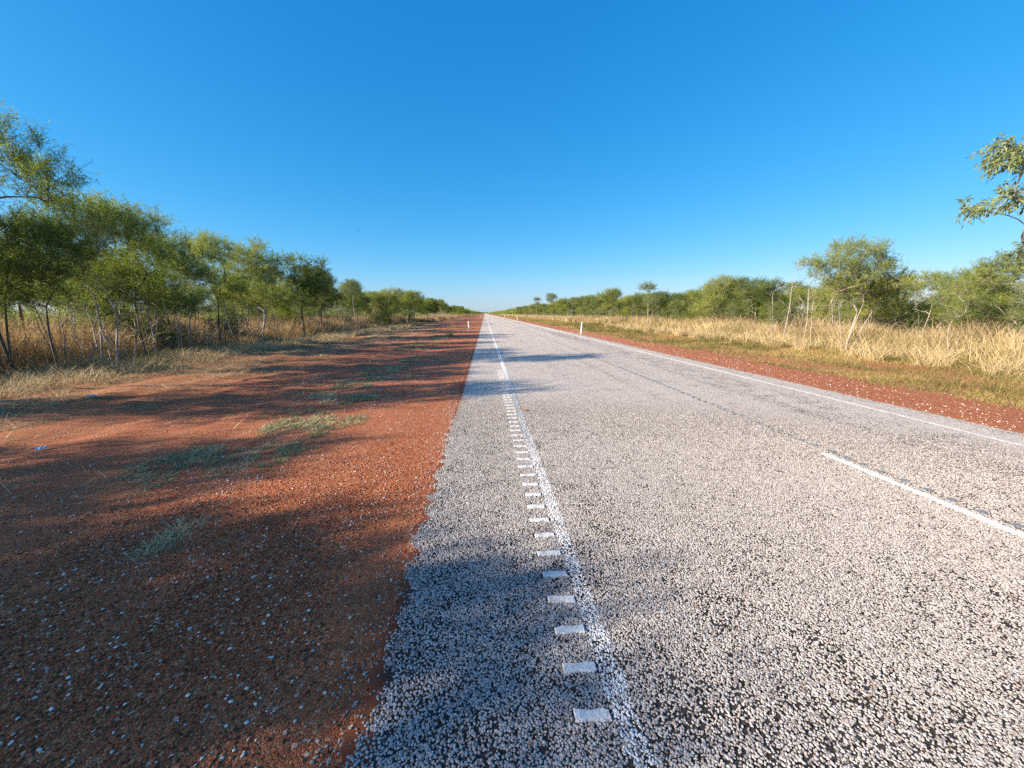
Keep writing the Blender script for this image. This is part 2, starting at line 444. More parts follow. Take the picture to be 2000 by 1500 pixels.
# red gravel and pale pebbles on the left shoulder, pebbles on the right one
X, Y = jgrid(-6.5, -.50, .5, 6.2, .0165)
k = in_view(X, Y, .8); X, Y = X[k], Y[k]
d = np.hypot(np.hypot(X, Y), CAM_H)
bare = sstep(-1.0, -.75, X - .25 * (vnoise(X * 0 + 2, Y * 1.3, 5) - .5)) * (1 - sstep(2.6, 4.0, Y))       # smooth sealed dirt beside the tar
c = (.80 - .25 * sstep(.5, .7, fbm(X * 2, Y * 2, 8))) * (1 - sstep(3.3, 6.2, d)) * (1 - .9 * bare) * (1 - .6 * sstep(-2.2, -4, X))
lft = ROAD_L + jag(Y, 21, .035)
k = (rng.random(len(X)) < c) & (X < lft - .01)
X, Y = X[k], Y[k]
sz = .0035 + .0055 * rng.random(len(X)) ** 1.6
stones("red_gravel", np.stack([X, Y, ground_z(X, Y) + sz * .25], 1), sz, MAT["red_stone"], rng, .7, label="loose red gravel on the left shoulder")

def pebbles(name, x0, x1, y0, y1, n, dens, label, smin=.004, smax=.0105):
    X = rng.uniform(x0, x1, n); Y = y0 + (y1 - y0) * rng.random(n) ** 1.5
    k = in_view(X, Y) & (rng.random(n) < dens(X, Y))
    X, Y = X[k], Y[k]
    sz = smin + (smax - smin) * rng.random(len(X)) ** 2 + .00012 * np.maximum(Y - 4, 0)
    return stones(name, np.stack([X, Y, ground_z(X, Y) + sz * .35], 1), sz, MAT["pebble"], rng, .48, label=label)
lf = lambda X, Y: (X < ROAD_L + jag(Y, 21, .035) - .005) * np.clip(.10 + 1.1 * (fbm(X * 1.6, Y * 1.2, 91) - .42), .03, 1) * (.35 + .9 * vnoise(X * 5, Y * 5, 14) ** 2) * (1 - .6 * sstep(-1.0, -.7, X)) * (1 - .7 * sstep(-2.6, -4.2, X))
pebbles("shoulder_pebbles", -6, -.5, .95, 14, 60000, lf, "pale pebbles scattered over the red left shoulder")
rf = lambda X, Y: .10 * (X > 7.26) * (1 - .8 * sstep(8.4, 9.2, X))
pebbles("verge_pebbles", 7.2, 9.6, 4, 40, 26000, rf, "pale pebbles scattered over the red strip right of the road", .006, .013)

# ------------------------------------------------------------------ raised ribs on the road
def rib_mesh(name, lx, ly, h, seed):
    r = np.random.default_rng(seed)
    nx, ny = 15, 9
    V = []; ex = [r.uniform(-.010, .004) for _ in range(2)]; wob = r.uniform(-.004, .004)
    for j in range(ny):
        for i in range(nx):
            u, v = i / (nx - 1) * 2 - 1, j / (ny - 1) * 2 - 1
            v = math.copysign(abs(v) ** .45, v); u = math.copysign(abs(u) ** .6, u)
            prof = (1 - abs(u) ** 40) ** .5 * (1 - abs(v) ** 14) ** .5
            V.append((u * (lx / 2 + ex[u > 0]) + r.uniform(-.002, .002), v * ly / 2 * (1 + .12 * math.sin(u * 5 + ex[0] * 900)) + r.uniform(-.0022, .0022) + wob * u, -.004 + (h + .004) * prof + r.uniform(-.0010, .0010) * prof))
    q = [(j * nx + i, j * nx + i + 1, (j + 1) * nx + i + 1, (j + 1) * nx + i) for j in range(ny - 1) for i in range(nx - 1)]
    return np_mesh(name, V, quads=q)
wm = [rib_mesh("white_rib", .158, .052, .0095, s) for s in range(10)]
for me in wm: me.materials.append(MAT["white_rib"])
for i in range(46):
    o = link("white_rib", wm[(i * 7) % 10], loc=(.415 + random.Random(i).uniform(-.004, .004), 1.375 + .227 * i, .001))
    o.rotation_euler = (0, 0, random.Random(i + 99).uniform(-.03, .03))
    tag(o, "raised white rib in the row beside the worn edge line", "road rib", "white ribs beside the edge line")
gm = [rib_mesh("grey_rib", .10, .055, .0125, s + 9) for s in range(4)]
for me in gm: me.materials.append(MAT["grey_rib"])
for i in range(48):
    o = link("grey_rib", gm[i % 4], loc=(4.02 + random.Random(i).uniform(-.006, .006), 2.0 + .214 * i, .001))
    tag(o, "raised dark grey rib in the row along the centre line", "road rib", "grey ribs along the centre line")

# ------------------------------------------------------------------ grasses
def blades(name, X, Y, h, wd, mat, label, rng, lean=(.1, .5), bend=(.0, .5), tint=None, az=None, kind="stuff", z=None, head=0.0):
    n = len(X)
    a = rng.uniform(0, 6.283, n) if az is None else az
    le = rng.uniform(*lean, n); be = rng.uniform(*bend, n)
    dx, dy = np.cos(a), np.sin(a)
    B = np.stack([X, Y, (ground_z(X, Y) if z is None else z) - .01], 1)
    wa = rng.uniform(0, 6.283, n); W = np.stack([np.cos(wa), np.sin(wa), np.zeros(n)], 1) * (wd / 2)[:, None]
    def pt(t):
        out = h * (le * t + be * t * t); up = h * t * np.sqrt(np.clip(1 - (le * .6 + be * t * .6) ** 2, .06, 1))
        return B + np.stack([dx * out, dy * out, up], 1)
    p0, p1, p2, p3 = pt(0.0), pt(.4), pt(.75), pt(1.0)
    V = np.stack([p0 - W, p0 + W, p1 - W * .9, p1 + W * .9, p2 - W * (.6 + head), p2 + W * (.6 + head), p3], 1).reshape(-1, 3)
    b = np.arange(n)[:, None] * 7
    q = np.concatenate([b + np.array([[0, 1, 3, 2]]), b + np.array([[2, 3, 5, 4]])])
    tr = b + np.array([[4, 5, 6]])
    t = rng.random(n) if tint is None else tint
    me = np_mesh(name, V, quads=q, tris=tr, tint=np.repeat(np.clip(t, 0, 1), 7))
    o = link(name, me, mat)
    return tag(o, label, kind=kind) if label or kind else o

rng = np.random.default_rng(11)
def clumped(n, x0, x1, y0, y1, per, spread, ypow=1.6):
    nc = n // per
    cx = rng.uniform(x0, x1, nc); cyy = y0 + (y1 - y0) * rng.random(nc) ** ypow
    X = np.repeat(cx, per) + rng.normal(0, spread, nc * per); Y = np.repeat(cyy, per) + rng.normal(0, spread, nc * per)
    return X, Y, np.repeat(rng.random(nc), per)

# tall straw on the right
X, Y, ct = clumped(230000, 15.4, 26, 3, 75, 22, .19)
edge = 15.9 + 1.0 * (vnoise(Y * .35, Y * 0, 3) - .5) + .8 * (vnoise(Y * 1.3, Y * 0, 13) - .5)
k = (X > edge) & (rng.random(len(X)) < np.where(X < 19.5, 1.0, .45) * (.25 + .75 * sstep(.34, .52, fbm(X * .8, Y * .5, 37)))); X, Y, ct = X[k], Y[k], ct[k]
hh = 1.12 * (.62 + .75 * rng.random(len(X)) ** 1.6) * (.62 + .62 * vnoise(X * .5, Y * .5, 8)) * (.55 + .45 * sstep(0, 1.4, X - 15.6)) + .12
blades("tall_dry_grass", X, Y, hh, .0045 + .0004 * Y, MAT["straw"], "tall golden dry grass in front of the trees right of the road", rng, (.02, .30), (.05, .55), .35 * rng.random(len(X)) + .2 * ct + .5 * vnoise(X * .45, Y * .35, 63), head=.35)
X, Y, ct = clumped(60000, 15.2, 21, 75, 420, 12, .3, 2.0)
blades("tall_dry_grass", X, Y, .7 + .5 * rng.random(len(X)), .02 + .0003 * Y, MAT["straw"], "far strip of tall dry grass right of the road", rng, (.02, .3), (.05, .5), .55 * rng.random(len(X)) + .45 * ct)
# tall straw on the left, among the trunks
X, Y, ct = clumped(130000, -24, -11.2, 2, 75, 20, .17)
edge = -11.9 + 1.3 * (vnoise(Y * .3, Y * 0, 23) - .5) + .9 * (vnoise(Y * 1.1, Y * 0, 33) - .5)
k = (X < edge) & (rng.random(len(X)) < np.where(X > -16, 1.0, .55)); X, Y, ct = X[k], Y[k], ct[k]
hh = 1.12 * (.55 + .75 * rng.random(len(X)) ** 1.4) * (.6 + .7 * vnoise(X * .5, Y * .5, 48)) * (.45 + .55 * sstep(0, 1.8, -11.6 - X)) + .12
blades("tall_shade_tinted_grass", X, Y, hh, .007 + .0004 * Y, MAT["shade_straw"], "tall dry grass browned for shade between the trunks left of the road", rng, (.02, .35), (.05, .6), .5 * rng.random(len(X)) + .5 * ct, head=.3)
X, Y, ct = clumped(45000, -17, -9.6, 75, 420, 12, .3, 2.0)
blades("tall_shade_tinted_grass", X, Y, .55 + .5 * rng.random(len(X)), .02 + .0003 * Y, MAT["shade_straw"], "far strip of dry grass left of the road", rng, (.02, .3), (.05, .5), .55 * rng.random(len(X)) + .45 * ct)

# low green-gold grass on the right verge
X, Y, ct = clumped(260000, 8.8, 17.0, 3.5, 90, 14, .11)
dn = sstep(.36, .60, fbm(X * .7, Y * .5, 101)) * sstep(8.7, 9.5, X + .5 * (vnoise(Y * .8, Y * 0, 7) - .5)) + .12 * (X > 9.2)
k = rng.random(len(X)) < dn; X, Y, ct = X[k], Y[k], ct[k]
hh = .05 + .16 * rng.random(len(X)) * (.4 + vnoise(X * 1.3, Y * 1.3, 12)) * (.6 + .8 * sstep(12, 15.5, X))
blades("low_green_grass", X, Y, hh, .005 + .0005 * Y, MAT["low_grass"], "low green and gold grass on the right verge", rng, (.2, .9), (.1, .8), .35 * rng.random(len(X)) + .65 * np.clip(vnoise(X * .6, Y * .6, 55) * 1.5 - .3 + .3 * (ct - .5), 0, 1))
X, Y, ct = clumped(40000, 9.0, 15.6, 90, 420, 10, .3, 2.0)
blades("low_green_grass", X, Y, .12 + .15 * rng.random(len(X)), .03 + .0004 * Y, MAT["low_grass"], "far low grass on the right verge", rng, (.2, .9), (.1, .8), .5 * rng.random(len(X)) + .5 * ct)

X, Y, ct = clumped(60000, 9.3, 16.0, 4, 60, 60, .13, 1.5)
dn = sstep(.50, .62, fbm(X * .5, Y * .4, 211)) * (.35 + .65 * sstep(10, 14, X))
k = rng.random(len(X)) < dn; X, Y, ct = X[k], Y[k], ct[k]
blades("green_tufts", X, Y, .12 + .26 * rng.random(len(X)) * (.5 + ct), .006 + .0005 * Y, MAT["low_grass"], "taller green tufts in the low grass of the right verge", rng, (.1, .7), (.1, .8), .45 * rng.random(len(X)) * ct)
X, Y, ct = clumped(9000, 13.2, 16.2, 5, 45, 40, .12, 1.4)
blades("dry_tussocks", X, Y, .35 + .65 * rng.random(len(X)) * (.4 + .8 * ct), .0042 + .0004 * Y, MAT["straw"], "single dry tussocks standing in front of the tall grass on the right", rng, (.05, .6), (.1, .7), .3 + .7 * rng.random(len(X)))
# mat of grey-green grass along the left shoulder windrow
np_ = 78
py_ = 4.4 + 34 * rng.random(np_) ** 1.5; px_ = -2.75 + rng.normal(0, .42, np_)
px_[:7] = [-2.35, -3.3, -2.95, -2.55, -3.6, -2.6, -3.1]; py_[:7] = [2.96, 4.1, 7.8, 12.1, 2.5, 5.0, 6.0]
nb_ = 1100
g_ = np.repeat(np.arange(np_), nb_)
ra_ = rng.uniform(.08, .20, np_)[g_]; ry_ = rng.uniform(.18, .55, np_)[g_]
an_ = rng.uniform(0, 6.283, len(g_)); rr_ = np.sqrt(rng.random(len(g_)))
X = px_[g_] + ra_ * rr_ * np.cos(an_) * 1.3 + .18 * (vnoise(px_[g_] * 3 + rr_ * 5, an_, 5) - .5); Y = py_[g_] + ry_ * rr_ * np.sin(an_)
k = vnoise(X * 9, Y * 6, 88) > .36; X, Y, g_ = X[k], Y[k], g_[k]
blades("matted_grass", X, Y, .025 + .06 * rng.random(len(X)) ** 1.5, .004 + .0009 * Y, MAT["grey_grass"], "low mats of grey green grass in a broken line along the left shoulder", rng, (.7, 1.5), (.1, .7), .35 * rng.random(len(X)) + .65 * rng.random(np_)[g_])
# straw litter lying on the left track
X, Y, ct = clumped(130000, -11.5, -3.4, 2.5, 50, 10, .14, 1.5)
dn = sstep(.40, .58, fbm(X * .9, Y * .5, 171)) * (.18 + .82 * sstep(-4.5, -8.5, X))
k = rng.random(len(X)) < dn; X, Y, ct = X[k], Y[k], ct[k]
blades("straw_litter", X, Y, .06 + .18 * rng.random(len(X)), .0055 + .0006 * Y, MAT["straw"], "straw litter lying on the red track left of the road", rng, (1.2, 1.6), (.1, .4), rng.random(len(X)))
X, Y, ct = clumped(36000, -12.0, -9.2, 3, 60, 40, .16, 1.5)
blades("dry_tussocks", X, Y, .10 + .45 * rng.random(len(X)) * (.25 + .9 * ct), .0055 + .0004 * Y, MAT["straw"], "pale dry tussocks along the foot of the trees on the left", rng, (.1, .9), (.2, .9), .2 + .8 * rng.random(len(X)))
# green tufts along the foot of the left trees
X, Y, ct = clumped(70000, -12.5, -9.2, 3, 70, 26, .12, 1.5)
dn = sstep(.50, .66, fbm(X * .6, Y * .4, 191)) * (.25 + .75 * sstep(-9.2, -10.6, X))
k = rng.random(len(X)) < dn; X, Y, ct = X[k], Y[k], ct[k]
blades("verge_grass", X, Y, .08 + .28 * rng.random(len(X)) * (.4 + .9 * ct), .005 + .0005 * Y, MAT["low_grass"], "rough grass at the foot of the trees left of the road", rng, (.1, .7), (.1, .8), .5 * rng.random(len(X)) + .4 * ct)

# ------------------------------------------------------------------ trees
class Wood:
    """a skeleton grown towards clump centres, skinned with tapering tubes"""
    def __init__(s, rnd):
        s.P, s.par, s.paths, s.rnd, s.main = [], [], [], rnd, {}
    def add(s, p, par):
        s.P.append(Vector(p)); s.par.append(par); return len(s.P) - 1
    def stem(s, base, top, wob=.05, k=7):
        i = s.add(base, -1); path = [i]
        b, t = Vector(base), Vector(top); L = (t - b).length
        ph = [s.rnd.uniform(0, 6.28) for _ in range(2)]
        for j in range(1, k + 1):
            f = j / k
            q = b.lerp(t, f) + Vector((math.sin(f * 4 + ph[0]) - math.sin(ph[0]), math.sin(f * 3.4 + ph[1]) - math.sin(ph[1]), 0)) * wob * L * f * .6
            i = s.add(q, i); path.append(i)
        s.paths.append(path); s.main[path[len(path) * 3 // 5]] = 12.0; return i
    def reach(s, t, lift=.35):
        t = Vector(t); best, bc = 0, 1e9
        for i, p in enumerate(s.P):
            if s.par[i] < 0: continue
            d = (t - p).length
            c = d + 1.3 * max(0, p.z - t.z + .35 * d)
            if c < bc: best, bc = i, c
        p0 = s.P[best]; d = (t - p0).length
        pd = (p0 - s.P[s.par[best]]).normalized()
        dr = (t - p0).normalized()
        p1 = p0 + (dr + pd * .55 + Vector((0, 0, lift * s.rnd.uniform(.2, 1.2)))).normalized() * d * .5
        k = max(2, int(d / .28)); i = best; path = [best]
        for j in range(1, k + 1):
            f = j / k
            q = p0 * (1 - f) ** 2 + p1 * 2 * f * (1 - f) + t * f * f
            q = q + Vector([s.rnd.uniform(-1, 1) for _ in range(3)]) * .035 * d * (1 - f) * (1 if j < k else 0)
            i = s.add(q, i); path.append(i)
        s.paths.append(path); return i, dr
    def radii(s, r0, ex=.5):
        n = len(s.P); cnt = [0.0] * n; kids = [0] * n
        for i in range(n):
            if s.par[i] >= 0: kids[s.par[i]] += 1
        for i in range(n - 1, -1, -1):
            if kids[i] == 0: cnt[i] = max(cnt[i], 1.0)
            if i in s.main: cnt[i] += s.main[i]
            if s.par[i] >= 0: cnt[s.par[i]] += cnt[i]
        return [r0 * c ** ex for c in cnt]
    def skin(s, r0, rmin_sides=.02, ex=.5, flare=1.3):
        rad = s.radii(r0, ex); V, Q = [], []
        for path in s.paths:
            sides = 7 if rad[path[min(1, len(path) - 1)]] > rmin_sides else 4
            base = len(V)
            for j, i in enumerate(path):
                p = s.P[i]
                a = s.P[path[max(0, j - 1)]]; b = s.P[path[min(len(path) - 1, j + 1)]]
                t = (b - a).normalized() if (b - a).length > 1e-6 else Vector((0, 0, 1))
                u = t.orthogonal().normalized() if abs(t.z) < .9 else Vector((1, 0, 0)).cross(t).normalized()
                v = t.cross(u)
                r = rad[i] if j else min(rad[i], rad[path[1]] * 1.25)
                if s.par[path[0]] < 0 and j == 0: r = rad[i] * flare
                if j == len(path) - 1: r *= .45
                for k in range(sides):
                    an = 6.2832 * k / sides
                    V.append(p + (u * math.cos(an) + v * math.sin(an)) * r * (1 + .14 * math.sin(an * 3 + p.z * 7)))
            for j in range(len(path) - 1):
                for k in range(sides):
                    q = base + j * sides
                    Q.append((q + k, q + (k + 1) % sides, q + sides + (k + 1) % sides, q + sides + k))
        return [tuple(v) for v in V], Q

def unit(a): return a / np.maximum(np.linalg.norm(a, axis=-1, keepdims=True), 1e-9)

def grow(name, seed, stems, blobs, n_clump, n_twig=10, per_twig=16, twig=.42, leaf=(.085, .011), up=.45, droop=.15, spread=.7, r0=.0048, bare=0, gap=.31, leafmat="leaf", barkmat="bark", wob=.05, shell=2.2, blunt=False):
    """stems: [(base, top)], blobs: [(cx, cy, cz, rx, ry, rz, weight)] -> (trunk mesh, crown mesh)"""
    rnd = random.Random(seed); rg = np.random.default_rng(seed)
    W = Wood(rnd)
    for b, t in stems: W.stem(b, t, wob)
    bl = np.array(blobs, float); wgt = bl[:, 6] / bl[:, 6].sum()
    T, tries = [], 0
    while len(T) < n_clump and tries < n_clump * 40:
        tries += 1
        c = bl[rg.choice(len(bl), p=wgt)]
        d = unit(rg.normal(size=3)); r = rg.random() ** (1 / shell)
        p = c[:3] + d * r * c[3:6]
        if p[2] < .25: continue
        if all(np.linalg.norm(p - q) > gap for q, _ in T): T.append((p, rg.random()))
    ctr = bl[:, :3].mean(0); ctr[2] = bl[:, 2].min() - .4
    T.sort(key=lambda q: np.linalg.norm(q[0] - ctr))
    LV, LT, TV, TQ = [], [], [], []
    nb = 0
    for idx, (p, ct) in enumerate(T):
        i, dr = W.reach(p)
        out = unit(np.array(p) - ctr) * .7 + np.array(dr) * .3
        nt = max(3, int(n_twig * rg.uniform(.7, 1.3)))
        td = unit(out * .55 + np.array([0, 0, up]) + rg.normal(size=(nt, 3)) * spread)
        tl = twig * rg.uniform(.55, 1.3, nt)
        o = np.array(p) + rg.normal(size=(nt, 3)) * .05
        # twigs: thin three-sided spikes
        for k in range(nt):
            a = o[k]; e = a + td[k] * tl[k] + np.array([0, 0, -droop * tl[k] * .6])
            u = unit(np.cross(td[k], [.3, .2, .9])) * .0035; v = unit(np.cross(td[k], u)) * .0035
            b = len(TV); TV += [a + u, a - u * .5 + v, a - u * .5 - v, e]
            TQ += [(b, b + 1, b + 3), (b + 1, b + 2, b + 3), (b + 2, b, b + 3)]
        m = per_twig
        tt = np.linspace(.12, 1.02, m)[None, :] + rg.uniform(-.05, .05, (nt, m))
        q = o[:, None] + td[:, None] * (tl[:, None] * tt)[..., None] + np.array([0, 0, -droop * .6]) * (tl[:, None] * tt ** 2)[..., None]
        ld = unit(td[:, None] * .55 + rg.normal(size=(nt, m, 3)) * .62 + np.array([0, 0, -droop + .12]))
        ll = leaf[0] * rg.uniform(.6, 1.35, (nt, m)); lw = leaf[1] * rg.uniform(.7, 1.3, (nt, m))
        sd_ = unit(np.cross(ld, unit(rg.normal(size=(nt, m, 3)))))
        md = q + ld * (ll * .5)[..., None]
        nrm = np.cross(ld, sd_) * (lw * .25)[..., None]
        tip = q + ld * ll[..., None] - np.array([0, 0, 1]) * (droop * ll * .3)[..., None]
        LV.append(np.stack([q, md + sd_ * (lw * .5)[..., None] + nrm, tip, md - sd_ * (lw * .5)[..., None] + nrm], 2).reshape(-1, 3))
        LT.append(np.repeat(np.clip(.72 * ct + .28 * rg.random(nt * m), 0, 1), 4))
    for _ in range(bare):                                    # leafless lower twigs
        c = bl[rg.choice(len(bl))]
        a = rg.uniform(0, 6.28); rr = rg.uniform(.5, .95)
        p = (c[0] + math.cos(a) * c[3] * rr, c[1] + math.sin(a) * c[4] * rr, max(.6, c[2] - c[5] * rg.uniform(.3, 1.2)))
        W.reach(p)
    V, Q = W.skin(r0)
    nv = len(V)
    tm = np_mesh(name + "_trunk", np.array(V + [tuple(v) for v in TV]), quads=np.array(Q), tris=np.array(TQ) + nv if len(TQ) else None)
    tm.materials.append(MAT[barkmat])
    cm = None
    if LV:
        LVa = np.concatenate(LV); cm = np_mesh(name + "_crown", LVa, quads=np.arange(len(LVa)).reshape(-1, 4), tint=np.concatenate(LT))
        cm.materials.append(MAT[leafmat])
    return tm, cm

def dead(name, seed, stems, tips, r0=.0075, barkmat="bark_dead", wob=.05, ex=.55):
    rnd = random.Random(seed); W = Wood(rnd)
    for b, t in stems: W.stem(b, t, wob, 9)
    W.main = {}
    for t in tips: W.reach(t, .5)
    V, Q = W.skin(r0, ex=ex)
    tm = np_mesh(name, np.array(V), quads=np.array(Q)); tm.materials.append(MAT[barkmat]); return tm

def rnd_stems(seed, n, spread, top_spread, h):
    r = random.Random(seed); out = []
    for i in range(n):
        a = 6.283 * i / n + r.uniform(-.6, .6); s = spread * r.uniform(.2, 1); ts = top_spread * r.uniform(.4, 1)
        out.append(((math.cos(a) * s * .35, math.sin(a) * s * .35, -.1), (math.cos(a) * ts, math.sin(a) * ts, h * r.uniform(.85, 1.1))))
    return out
def rnd_blobs(seed, n, H, rad, zlo, squash=.75):
    r = random.Random(seed); out = []
    for i in range(n):
        a = r.uniform(0, 6.283); q = rad * (.15 + .6 * r.random() ** .7); z = H - (H - zlo) * r.random() * .85
        s = rad * r.uniform(.30, .56)
        z = min(z, H - s * squash)
        out.append((math.cos(a) * q * (1.15 - .5 * z / H), math.sin(a) * q * (1.15 - .5 * z / H), z, s, s, s * squash, s * s))
    out.append((0, 0, H - rad * .4, rad * .5, rad * .5, rad * .4, .35 * rad))
    return out

# kinds (unit meshes about 4.5 m tall unless said otherwise)
KIND = {}
def kind(key, *a, **k): KIND[key] = grow(key, *a, **k)
for i in range(4):      # feathery roadside wattles with thin stems
    kind("wattle%d" % i, 100 + i, rnd_stems(100 + i, 2 + i % 2, .5, .28, 2.0), rnd_blobs(200 + i, 9, 4.7, 1.5, 1.3, .7), 90, r0=.0039, n_twig=12, per_twig=18, leaf=(.125, .015), twig=.52, spread=.6, bare=9, barkmat="bark" if i % 2 else "bark_pale")
for i in range(3):      # rounder, broad multi-stemmed
    kind("broad%d" % i, 120 + i, rnd_stems(120 + i, 3 + i % 2, .4, .8, 1.6), rnd_blobs(220 + i, 10, 4.6, 1.95, 1.5, .6), 112, n_twig=12, per_twig=17, leaf=(.12, .017), twig=.5, spread=.6, bare=14, leafmat="leaf_gold", barkmat="bark_pale")
for i in range(2):      # dark rounded trees
    kind("dark%d" % i, 140 + i, rnd_stems(140 + i, 2, .3, .5, 1.5), rnd_blobs(240 + i, 9, 4.4, 1.55, 1.4, .75), 100, n_twig=11, per_twig=16, leaf=(.10, .022), twig=.46, bare=6, leafmat="leaf_dark", barkmat="bark")
for i in range(2):      # slender saplings
    kind("sapling%d" % i, 150 + i, rnd_stems(150 + i, 2, .2, .3, 2.2), rnd_blobs(250 + i, 6, 4.6, .9, 2.0, .9), 75, n_twig=10, per_twig=16, bare=6, barkmat="bark_pale")
for i in range(2):      # grey-green emergent trees, open crown
    kind("emergent%d" % i, 160 + i, rnd_stems(160 + i, 1, .1, .3, 3.0), rnd_blobs(260 + i, 6, 5.2, 1.15, 3.0, .7), 85, n_twig=10, per_twig=15, leaf=(.10, .020), leafmat="leaf_grey", barkmat="bark_pale", bare=6)
for i in range(2):      # leafy shrubs, 2 m
    kind("shrub%d" % i, 170 + i, rnd_stems(170 + i, 4, .3, .5, .6), rnd_blobs(270 + i, 6, 2.0, 1.0, .5, .8), 90, n_twig=10, per_twig=14, leaf=(.08, .020), leafmat="leaf_dark" if i else "leaf", r0=.0032)
def bare_bush(seed, H, rad, n, ns=5):
    r = random.Random(seed)
    tips = []
    for k in range(n):
        a = r.uniform(0, 6.283); q = rad * r.random() ** .6; tips.append((math.cos(a) * q, math.sin(a) * q, H * r.uniform(.45, 1) * (1 - .3 * q / rad)))
    tips.sort(key=lambda t: t[2])
    return dead("bare_bush_stems", seed, rnd_stems(seed, ns, .3, rad * .45, H * .4), tips, .0042, "bark_dead", .08)
BARE = [bare_bush(31, 2.2, 1.1, 90), bare_bush(32, 1.7, 1.3, 90, 6)]

USED = {}
def plant(key, x, y, H, rz, label, cat="tree", group=None, name="tree", sx=1.0, lean=0.0):
    tm, cm = KIND[key]
    if key not in ("gum", "tall_wattle", "spread_right"): sx *= 1.18
    Hm = (max(v.co.z for v in cm.vertices) if key not in USED else USED[key]); USED[key] = Hm
    s = H / Hm
    e = empty(name, (x, y, float(ground_z(x, y))), rz, (s * sx, s * sx, s))
    if lean: e.rotation_euler = (lean, 0, rz)
    tag(e, label, cat, group)
    o = link("trunk", tm); o.parent = e
    o = link("crown", cm); o.parent = e
    return e
def bare(me, x, y, s, rz, label, group=None, name="bare_bush", cat="bush"):
    o = link(name, me); o.location = (x, y, float(ground_z(x, y))); o.rotation_euler = (0, 0, rz); o.scale = (s, s, s)
    return tag(o, label, cat, group)

# --- the trees one can point to, left of the road
kind("tall_wattle", 401, [((0, 0, -.1), (.3, .2, 3.0)), ((.1, .1, -.1), (-.4, -.2, 2.6)), ((-.1, 0, -.1), (.1, -.5, 2.8))],
     [(-.2, 0, 5.9, .95, .95, .75, 1.2), (.85, .1, 5.25, .95, .9, .5, 1.1), (1.45, -.1, 4.65, .85, .8, .36, 1.0), (-.9, .2, 4.9, 1.1, 1.1, .8, 1), (-.4, -.6, 3.7, 1.2, 1.1, .8, 1), (.3, .6, 3.1, 1.2, 1.1, .7, 1), (-.8, .1, 2.5, 1.0, 1.0, .6, .8)], 130, n_twig=12, per_twig=20, leaf=(.13, .013), twig=.58, spread=.55, bare=8)
left = [
 ("tall_wattle", -11.6, 10.7, 7.0, .1, "tallest tree on the left, feathery crown reaching well above its neighbours at the picture edge"),
 ("wattle1", -10.7, 11.0, 4.2, 1.0, "slim dark stemmed tree standing just in front of the tallest left tree"),
 ("wattle0", -11.2, 12.6, 5.1, 2.1, "feathery tree with several pale thin stems right of the tallest left tree"),
 ("sapling0", -10.3, 12.0, 4.3, .6, "slender pale stemmed sapling at the edge of the red track on the left"),
 ("wattle3", -11.3, 14.6, 5.25, 3.3, "dark green tree with wispy pointed top before the gap of sky in the left row"),
 ("wattle2", -11.8, 17.0, 4.95, 4.0, "yellow topped tree with white slanting branches just past the gap in the left row"),
 ("wattle1", -12.0, 19.6, 5.4, 5.0, "upright green tree on a dark leaning trunk behind fallen pale stalks on the left"),
 ("broad1", -12.8, 24.0, 6.0, .7, "large spreading tree on a dark forked trunk in the middle of the left row"),
 ("dark0", -11.5, 27.2, 5.5, 2.2, "broad dark crowned tree just past the large forked tree on the left"),
 ("dark1", -12.6, 33.0, 5.4, 1.2, "dark tree with drooping outline ending the tall part of the left row"),
 ("emergent0", -12.3, 40.0, 5.0, .3, "rounded yellow green tree standing alone above the low bushes on the left"),
 ("shrub1", -10.2, 43.0, 2.3, .3, "dark low shrub in front of the dry grass left of the road"),
 ("broad2", -11.0, 50.5, 4.9, 2.6, "bushy tree behind the dark low shrub on the left"),
 ("wattle3", -10.2, 57.0, 4.8, 1.6, "tree on a straight bare grey trunk far along the left side"),
]
for key, x, y, H, rz, lab in left: plant(key, x, y, H, rz, lab, sx=1.0 if key in ('tall_wattle', 'broad1', 'dark0') else .84)

